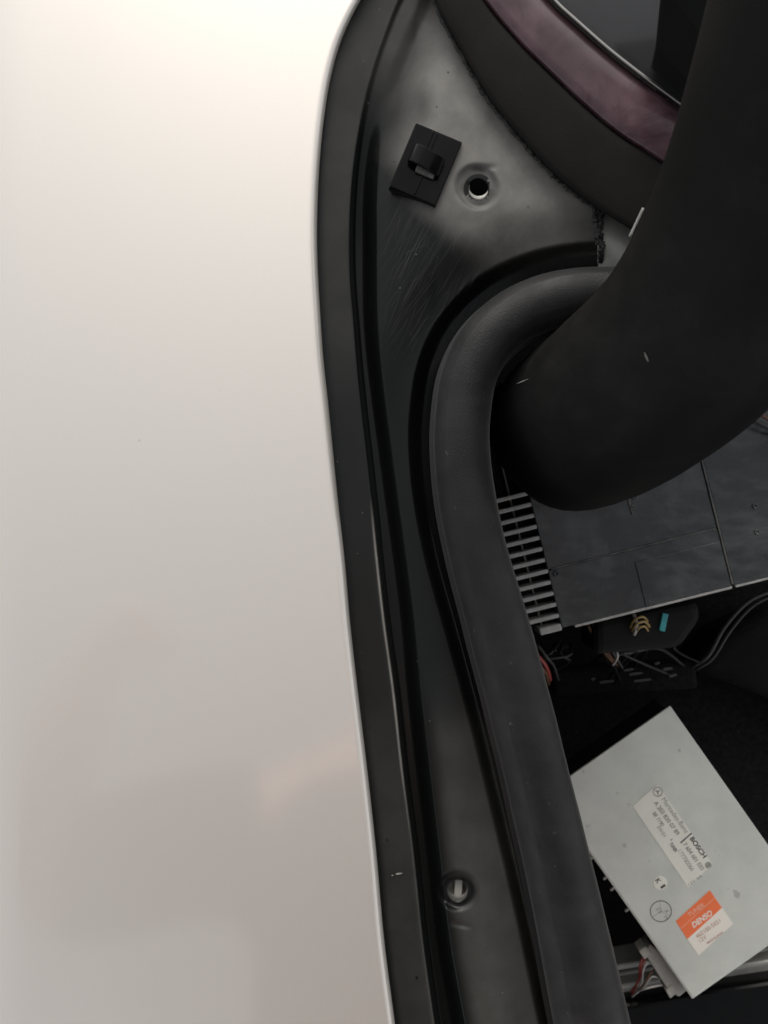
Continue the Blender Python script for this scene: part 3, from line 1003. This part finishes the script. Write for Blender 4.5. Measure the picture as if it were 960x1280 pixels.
# white type plate
lab = tpoly('type_label', [(822, 980), (790.6, 1007.5), (860, 1109), (890.5, 1080)], 0.00005, M_LABEL, tun)
lab['label'] = 'pale paper type label with grey print'
w1 = 0.0004
tdisc('star_ring', 822, 989.5, 5.0, 6.2, w1, M_INK, lab, 0.00005)
for q in range(3):
    t = math.radians(90 + 120 * q) + angT + math.radians(0)
    u, v_ = tl(822, 989.5)
    c0 = cT + TU * u + TV * v_ + TW * w1
    d = Vector((math.cos(t), math.sin(t), 0)); n_ = Vector((-d.y, d.x, 0))
    build('star_ray', [c0 + d * 5.2 * sT, c0 - n_ * 1.1 * sT, c0 - d * 0.6 * sT, c0 + n_ * 1.1 * sT], [(0, 1, 2, 3)], M_INK, lab, smooth=False)
ttext('Mercedes-Benz', 826.5, 999.5, 52, 6.0, 0, w1, M_INK, lab)
ttext('A 203 820 07 89', 816.5, 1003.5, 50, 5.6, 0, w1, M_INK, lab, bold=0.02)
ttext('BE 7190', 815, 1017, 20, 5.0, 0, w1, M_INK, lab, bold=0.02)
ttext('09/01', 820.5, 1034, 15, 4.4, 0, w1, M_INK, lab)
ttext('TUNER', 836, 1055, 13, 4.6, 0, w1, M_INKD, lab, bold=0.02)
ttext('x', 837, 1049, 3, 3, 0, w1, M_INK, lab)
tpoly('divider', [(863.6, 1040.6), (849.6, 1053), (851, 1054), (865, 1041.6)], w1, M_INKD, lab, 0.00003)
ttext('BOSCH', 861.5, 1048.5, 30, 6.2, 0, w1, M_INKD, lab, bold=0.03)
tdisc('emblem_ring', 885, 1081, 3.0, 4.0, w1, M_INK, lab, 0.00005)
tpoly('emblem_bar', [(882, 1080), (886.5, 1077.6), (888, 1082), (883.5, 1084.4)], w1, M_INK, lab, 0.00003)
ttext('7 604 601 033', 853.0, 1055.5, 40, 5.6, 0, w1, M_INK, lab, bold=0.02)
ttext('177700066', 846.5, 1064.5, 30, 5.6, 0, w1, M_INK, lab)
ttext('12V 4A', 861.5, 1107, 20, 3.6, 1, w1, M_INK, lab)

# round white dot with K1
dot = tdisc('round_label', 825.5, 1103.5, 0.05, 8.6, 0.00005, M_LABEL, tun)
ttext('K', 818.4, 1100.4, 5.4, 6.4, 0, w1, M_INKD, dot, bold=0.02)
ttext('1', 825.0, 1108.4, 3.0, 6.6, 0, w1, M_INKD, dot, bold=0.02)
# stamp ring divided in three
stp = tdisc('inspection_stamp', 826, 1139, 12.6, 13.6, 0.00008, M_INKD, tun, 0.00004)
for a in (95, 215, 335):
    t = math.radians(a)
    u, v_ = tl(826, 1139)
    c0 = cT + TU * u + TV * v_ + TW * 0.0001
    d = Vector((math.cos(t), math.sin(t), 0)); n_ = Vector((-d.y, d.x, 0)) * 0.22 * sT
    build('stamp_line', [c0 + n_, c0 - n_, c0 - n_ + d * 12.6 * sT, c0 + n_ + d * 12.6 * sT], [(0, 1, 2, 3)], M_INK, stp, smooth=False)
ttext('23', 819.5, 1135.5, 8, 5, 0, 0.00012, M_INK, stp)
ttext('J', 830, 1137.5, 4, 4.4, 0, 0.00012, M_INK, stp)
ttext('M', 829.5, 1146.5, 4.4, 4.4, 0, 0.00012, M_INK, stp)
# orange and cream sticker
stk = tpoly('sticker_orange_half', [(887.3, 1112.8), (844.7, 1151.4), (859, 1173.7), (902.2, 1134.5)], 0.00005, M_ORANGE, tun)
stk['label'] = 'orange upper half of the sticker'
stw = tpoly('sticker_cream_half', [(902.2, 1134.5), (859, 1173.7), (873, 1194), (916.5, 1154.5)], 0.00005, M_CREAM, tun)
stw['label'] = 'cream lower half of the sticker'
tpoly('sticker_line', [(893.3, 1121.3), (850.3, 1160.2), (850.6, 1160.7), (893.6, 1121.8)], w1, M_PINKINK, stk, 0.00003)
ttext('TUNER', 861.5, 1146, 24, 5.4, 1, w1, M_PINKINK, stk, bold=0.01)
ttext('DENSO', 867, 1160, 30, 7.4, 1, w1, M_CREAM, stk, bold=0.03, shear=0.25)
ttext('462100-5021', 871.5, 1173, 36, 5.2, 1, w1, M_REDINK, stw)
ttext('12V', 875.5, 1178, 10, 5.0, 1, w1, M_REDINK, stw)
ttext('MADE IN JAPAN', 885, 1180.5, 24, 3.6, 1, w1, M_REDINK, stw, bold=0.02)
# small pins along the long left side of the case
for (px, py) in ((744, 1083), (763, 1107), (772, 1121), (791, 1148)):
    u, v_ = tl(px, py)
    tbox('solder_pin', u - 0.0009, u + 0.0009, v_ - 0.002, v_ + 0.004, -0.014, -0.012, M_BARE, 0.0003)

# plug with wires at the module side
ZP = ZT - 0.012
plug = empty('wire_plug', P(826, 1212, ZP - 0.01), 'cream wiring plug on the long side of the radio module', 'plug')
def plug_box(name, pix, z0, z1, mat, bev):
    pts = [tuple(P(x, y, z1)[:2]) for x, y in pix]
    v, f = prism(pts[::-1], z0, z1)
    return bevel(recalc(build(name, v, f, mat, plug, smooth=False)), bev)
plug_box('plug_body', [(813, 1180), (826, 1190), (860, 1238), (849, 1247), (835, 1238), (806, 1192)], ZP - 0.014, ZP, M_PLUG, 0.0012)
plug_box('latch', [(799, 1190), (808, 1183), (815, 1192), (806, 1200)], ZP - 0.012, ZP + 0.001, M_PLUG, 0.0008)
plug_box('latch', [(832, 1238), (840, 1231), (848, 1240), (838, 1249)], ZP - 0.012, ZP + 0.001, M_PLUG, 0.0008)
for i, (mat, pts) in enumerate([
    (M_REDWIRE, [(806, 1192, ZP - .004), (800, 1205, ZP - .006), (799, 1220, ZP - .012), (790, 1245, ZP - .03)]),
    (M_WHITEWIRE, [(812, 1200, ZP - .004), (805, 1210, ZP - .004), (802, 1228, ZP - .01), (792, 1240, ZP - .03)]),
    (M_REDWIRE, [(809, 1196, ZP - .006), (802, 1208, ZP - .006), (801, 1222, ZP - .012), (788, 1240, ZP - .03)]),
    (M_WHITEWIRE, [(828, 1231, ZP - .004), (818, 1233, ZP - .003), (806, 1236, ZP - .004), (795, 1240, ZP - .02)]),
    (M_BROWNWIRE, [(818, 1212, ZP - .006), (812, 1218, ZP - .004), (806, 1229, ZP - .008), (792, 1244, ZP - .03)]),
    (M_WHITEWIRE, [(824, 1222, ZP - .006), (815, 1221, ZP - .003), (806, 1232, ZP - .01), (790, 1246, ZP - .03)])]):
    tube('wire', [P(*q) for q in pts], 0.0007, mat, plug, n=16, k=6)

# ------------------------------------------------------------------ steel rail and sill below the module
rail = empty('steel_rail', P(900, 1220, -0.31), 'dull grey steel rail under the radio module', 'rail')
ZR = -0.300
def slab(name, pix, z0, z1, mat, par, bev=0.002):
    pts = [tuple(P(x, y, z1)[:2]) for x, y in pix]
    v, f = prism(pts[::-1], z0, z1)
    return bevel(recalc(build(name, v, f, mat, par, smooth=False)), bev, 3)
slab('rail_flange', [(740, 1238), (1150, 1168), (1150, 1192), (740, 1258)], -0.325, ZR, M_GREY, rail, 0.003)
slab('rail_web', [(740, 1222), (1150, 1152), (1150, 1164), (740, 1234)], -0.325, ZR - 0.012, M_GREY, rail, 0.002)
slab('rail_top', [(740, 1212), (1150, 1140), (1150, 1150), (740, 1220)], -0.325, ZR + 0.002, M_GREY, rail, 0.002)
sill = empty('trunk_sill', P(900, 1300, -0.31), 'black plastic sill along the bottom right of the trunk', 'sill')
slab('sill_cover', [(740, 1262), (1150, 1200), (1150, 1420), (740, 1420)], -0.33, -0.285, M_BLACK, sill, 0.004)

# ------------------------------------------------------------------ loose wires
def harness(name, label, wires, cat='wires'):
    x, y, z = wires[0][1][0]
    h = empty(name, P(x, y, z), label, cat)
    for mat, pts, r in wires:
        tube('wire', [P(*q) for q in pts], r, mat, h, n=26, k=7)
    return h

harness('wire_bundle', 'brown and white wires hanging below the amplifier front edge', [
    (M_BROWNWIRE, [(735, 782, -.19), (745, 800, -.195), (758, 818, -.21), (768, 830, -.24)], .0011),
    (M_BROWNWIRE, [(741, 780, -.19), (752, 802, -.20), (764, 822, -.22), (772, 832, -.25)], .0010),
    (M_GREYWIRE, [(752, 780, -.19), (758, 798, -.20), (766, 815, -.21), (778, 835, -.25)], .0010),
    (M_WHITEWIRE, [(757, 795, -.20), (768, 808, -.2), (772, 820, -.2), (766, 831, -.215)], .0009)])
harness('wire_bundle', 'ochre looped wires below the amplifier edge beside the teal tape', [
    (M_GOLDWIRE, [(786, 790, -.19), (793, 775, -.178), (803, 771, -.178), (812, 780, -.19)], .0008),
    (M_GOLDWIRE, [(788, 794, -.19), (796, 780, -.177), (806, 777, -.178), (814, 788, -.19)], .0008),
    (M_GOLDWIRE, [(791, 798, -.19), (799, 785, -.178), (806, 783, -.180), (812, 794, -.19)], .0007),
    (M_WHITEWIRE, [(792, 768, -.185), (796, 780, -.180), (794, 790, -.182), (790, 797, -.195)], .0011)])
harness('wire_bundle', 'red and brown wires peeping out beside the rubber seal', [
    (M_REDWIRE, [(668, 815, -.22), (678, 826, -.222), (684, 836, -.23), (688, 850, -.26)], .0013),
    (M_BROWNWIRE, [(664, 822, -.22), (676, 834, -.224), (682, 842, -.23), (686, 855, -.26)], .0013),
    (M_GREYWIRE, [(672, 806, -.22), (684, 822, -.222), (692, 832, -.235), (698, 850, -.26)], .0010)])
harness('cable_loop', 'two thin grey cables looping down to the liner on the right', [
    (M_GREYWIRE, [(1010, 720, -.24), (965, 738, -.245), (935, 752, -.25), (905, 785, -.262), (885, 820, -.27), (866, 833, -.28)], .0015),
    (M_GREYWIRE, [(1012, 728, -.24), (962, 746, -.246), (938, 760, -.252), (912, 790, -.262), (890, 824, -.272), (868, 838, -.282)], .0011)], 'cables')
harness('wire_bundle', 'thin dark wires crossing at the right edge above the amplifier', [
    (M_BROWNWIRE, [(930, 500, -.15), (950, 518, -.150), (975, 530, -.15), (1010, 540, -.15)], .0010),
    (M_GREYWIRE, [(925, 508, -.15), (948, 528, -.150), (975, 538, -.15), (1010, 546, -.15)], .0012)])
# teal tape
tape = recalc(build('cable_tape', *box_uv(P(830, 778, -0.183), Vector((0.97, -0.2, 0)).normalized(), Vector((0.2, 0.97, 0)).normalized(), Vector((0, 0, 1)),
                                         -0.0019, 0.0019, -0.0058, 0.0058, -0.003, 0.0), M_TEAL, None, smooth=False))
tag(bevel(tape, 0.0005), 'teal tape tab below the amplifier edge', 'tape')
# black connector with pale printed bars
con = empty('connector_block', P(780, 845, -0.285), 'low black connector with short pale bars behind the radio module', 'connector')
slab('connector_shell', [(690, 838), (870, 828), (874, 862), (694, 872)], -0.30, -0.278, M_CARPET, con, 0.004)
rb = random.Random(4)
for (x, y, l) in ((758, 851, 18), (794, 841, 17), (802, 849, 22), (833, 835, 12), (840, 843, 10), (785, 836, 12), (821, 828, 5), (741, 848, 4)):
    a_ = [rb.uniform(-1, 1) for _ in range(8)]
    slab('pale_bar', [(x - l / 2 + a_[0], y + 1.4), (x - l / 6, y + a_[1] * .6), (x + l / 2 + a_[2], y - 1.2), (x + l / 2 + 2 + a_[3], y + 1.4), (x + l / 6, y + 3 + a_[4] * .5), (x - l / 2 + 2 + a_[5], y + 4.0)],
         -0.279, -0.2772, M_GREYWIRE, con, 0.0003)
def tangle():
    rt = random.Random(11)
    mats = [M_BLACKWIRE] * 8 + [M_GREYWIRE]
    h = empty('wire_tangle', P(770, 820, -0.26), 'dark tangle of thin wires in the gap between amplifier and radio module', 'wires')
    for k in range(14):
        x0 = rt.uniform(690, 860); y0 = rt.uniform(782, 806) - (x0 - 760) * 0.12
        x3 = x0 + rt.uniform(-70, 80); y3 = rt.uniform(828, 860)
        pts = [P(x0, y0, -0.235), P(x0 + rt.uniform(-20, 20), y0 + 14, rt.uniform(-.235, -.22)), P((x0 + x3) / 2 + rt.uniform(-25, 25), (y0 + y3) / 2 + rt.uniform(-8, 12), rt.uniform(-.25, -.23)), P(x3, y3, -0.272)]
        tube('wire', pts, rt.uniform(0.0006, 0.0014), rt.choice(mats), h, n=18, k=6)
tangle()
# folded return edges and rivets of the radio module lid
for (u0, u1, v0, v1) in ((-LT / 2 - 0.0006, LT / 2 + 0.0006, -WT / 2 - 0.0007, -WT / 2 + 0.0002), (LT / 2 - 0.0002, LT / 2 + 0.0007, -WT / 2, WT / 2)):
    tbox('folded_edge', u0, u1, v0, v1, -0.008, -0.0004, M_TUNER, 0.0003)

# flat black plate standing on the window ledge beside the arm
v, f = [], []
for (x, y, z) in ((836, -140, 0.075), (946, -140, 0.075), (826, -20, 0.05), (915, -20, 0.05), (818, 60, 0.03), (905, 80, 0.03), (812, 86, 0.012), (893, 140, 0.012)):
    v.append(P(x, y, z))
v += [p + Vector((0.004, 0.006, -0.006)) for p in v]
f = [(0, 2, 3, 1), (2, 4, 5, 3), (4, 6, 7, 5), (8, 9, 11, 10), (10, 11, 13, 12), (12, 13, 15, 14), (0, 8, 10, 2), (2, 10, 12, 4), (4, 12, 14, 6),
     (1, 3, 11, 9), (3, 5, 13, 11), (5, 7, 15, 13), (0, 1, 9, 8), (6, 14, 15, 7)]
bevel(recalc(build('black_plate', v, f, M_FLAT, arm, smooth=False)), 0.0015)
# pale rubbed edge on the cover and small scuffs
def scuff(a, b, wid, zoff):
    """thin proud chip lying on the arm cover between two pixels (found by casting onto the cover)"""
    dg = bpy.context.evaluated_depsgraph_get()
    vv = []
    tgt = bpy.data.objects['arm_cover']
    mw = Matrix.Translation(ORG[arm.name])
    n_ = 6
    for k in range(n_):
        t = k / (n_ - 1)
        px = a[0] + (b[0] - a[0]) * t; py = a[1] + (b[1] - a[1]) * t
        d = Vector((b[1] - a[1], a[0] - b[0])).normalized() * wid * math.sin(math.pi * (0.1 + 0.8 * t))
        for sg in (-1, 1):
            q = P(px + sg * d.x, py + sg * d.y, 0.0)
            o_ = Vector((0, 0, D)); dr = (q - o_).normalized()
            ok, loc, nor, idx = tgt.ray_cast(o_ - ORG[arm.name], dr)
            vv.append((loc + nor * 0.0003 + ORG[arm.name]) if ok else None)
    if any(p is None for p in vv): return
    ff = [(2 * k, 2 * k + 1, 2 * k + 3, 2 * k + 2) for k in range(n_ - 1)]
    build('scuff', vv, ff, M_DUST, arm)
bpy.context.view_layer.update()
scuff((806, 440), (811, 452), 1.6, 0)
scuff((646, 480), (661, 474), 0.8, 0)

# ------------------------------------------------------------------ the person leaning over the trunk with a phone (seen only as a reflection)
def skinned(name, joints, edges, mat, parent, root, sub=2):
    me = bpy.data.meshes.new(name)
    keys = list(joints)
    me.from_pydata([joints[k][0] for k in keys], [(keys.index(a), keys.index(b)) for a, b in edges], [])
    ob = bpy.data.objects.new('tmp', me)
    COL.objects.link(ob)
    sk = ob.modifiers.new('skin', 'SKIN')
    for i, k in enumerate(keys):
        me.skin_vertices[0].data[i].radius = (joints[k][1], joints[k][2] if len(joints[k]) > 2 else joints[k][1])
        me.skin_vertices[0].data[i].use_root = (k == root)
    sb = ob.modifiers.new('sub', 'SUBSURF'); sb.levels = sub; sb.render_levels = sub
    dg = bpy.context.evaluated_depsgraph_get()
    m2 = bpy.data.meshes.new_from_object(ob.evaluated_get(dg))
    vv = [v.co.copy() for v in m2.vertices]; ff = [tuple(p.vertices) for p in m2.polygons]
    bpy.data.objects.remove(ob)
    bpy.data.meshes.remove(m2)
    return build(name, vv, ff, mat, parent)


per = empty('person', (0.06, -0.72, -0.75), 'person in a black jacket leaning over the trunk, seen only as a soft reflection', 'person')
J = {'pelvis': ((0.06, -0.70, 0.20), 0.17, 0.13), 'waist': ((0.06, -0.60, 0.40), 0.17, 0.13), 'chest': ((0.07, -0.40, 0.60), 0.19, 0.13),
     'neck': ((0.12, -0.28, 0.73), 0.06), 'skull': ((0.14, -0.21, 0.80), 0.085), 'crown': ((0.145, -0.15, 0.86), 0.08), 'nose': ((0.145, -0.12, 0.775), 0.045),
     'shl': ((-0.13, -0.37, 0.63), 0.065), 'ell': ((-0.36, -0.36, 0.44), 0.050), 'wrl': ((-0.305, -0.22, 0.39), 0.038), 'pal': ((-0.275, -0.145, 0.385), 0.050),
     'shr': ((0.27, -0.37, 0.63), 0.065), 'elr': ((0.36, -0.32, 0.46), 0.050), 'wrr': ((0.25, -0.19, 0.43), 0.034), 'par': ((0.20, -0.13, 0.44), 0.042),
     'hil': ((-0.04, -0.73, 0.10), 0.09), 'knl': ((-0.05, -0.74, -0.30), 0.065), 'anl': ((-0.05, -0.78, -0.68), 0.045), 'tol': ((-0.06, -0.64, -0.72), 0.035),
     'hir': ((0.16, -0.73, 0.10), 0.09), 'knr': ((0.17, -0.74, -0.30), 0.065), 'anr': ((0.17, -0.78, -0.68), 0.045), 'tor': ((0.18, -0.64, -0.72), 0.035)}
E = [('pelvis', 'waist'), ('waist', 'chest'), ('chest', 'neck'), ('neck', 'skull'), ('skull', 'crown'), ('skull', 'nose'), ('chest', 'shl'), ('shl', 'ell'), ('ell', 'wrl'), ('wrl', 'pal'),
     ('chest', 'shr'), ('shr', 'elr'), ('elr', 'wrr'), ('wrr', 'par'), ('pelvis', 'hil'), ('hil', 'knl'), ('knl', 'anl'), ('anl', 'tol'),
     ('pelvis', 'hir'), ('hir', 'knr'), ('knr', 'anr'), ('anr', 'tor')]
rot = Matrix.Rotation(0.0, 3, 'Z')
sh_ = Vector((0, 0, 0))
for k_ in list(J):
    J[k_] = (tuple(rot @ Vector(J[k_][0]) + sh_),) + J[k_][1:]
for side, pal, sg in (('l', Vector((-0.275, -0.145, 0.385)), 1), ('r', Vector((0.20, -0.13, 0.44)), -1)):
    for q, (ox, ln) in enumerate(((-0.030, 0.055), (-0.010, 0.070), (0.010, 0.075), (0.030, 0.068), (0.048, 0.045))):
        b0 = pal + Vector((sg * (0.012 + 0.3 * abs(ox)), 0.028 - ox * 0.55, 0.004 * q - 0.006))
        m0 = b0 + Vector((sg * ln * 0.5, 0.016, 0.012)); t0 = b0 + Vector((sg * ln, 0.010, -0.002))
        for nm, pt, r in (('b', b0, 0.0095), ('m', m0, 0.0088), ('t', t0, 0.0075)):
            J[f'f{side}{q}{nm}'] = (tuple(rot @ pt + sh_), r)
        E += [('pa' + side, f'f{side}{q}b'), (f'f{side}{q}b', f'f{side}{q}m'), (f'f{side}{q}m', f'f{side}{q}t')]
skinned('body', J, E, M_SKIN, per, 'pelvis')
JK = ['pelvis', 'waist', 'chest', 'shl', 'ell', 'shr', 'elr']
JJ = {k: (J[k][0], J[k][1] + 0.025, (J[k][2] if len(J[k]) > 2 else J[k][1]) + 0.025) for k in JK}
skinned('jacket', JJ, [e for e in E if e[0] in JK and e[1] in JK], M_SHIRT, per, 'pelvis')
JL = ['pelvis', 'hil', 'knl', 'anl', 'hir', 'knr', 'anr']
JJ = {k: (J[k][0], J[k][1] + 0.02, (J[k][2] if len(J[k]) > 2 else J[k][1]) + 0.02) for k in JL}
skinned('trousers', JJ, [e for e in E if e[0] in JL and e[1] in JL], M_TROUSER, per, 'pelvis')
JH = {'a': ((0.14, -0.225, 0.84), 0.098), 'b': ((0.145, -0.165, 0.895), 0.085), 'c': ((0.13, -0.27, 0.80), 0.085)}
JH = {k_: (tuple(rot @ Vector(q[0]) + sh_), q[1]) for k_, q in JH.items()}
skinned('hair', JH, [('c', 'a'), ('a', 'b')], M_TROUSER, per, 'a')
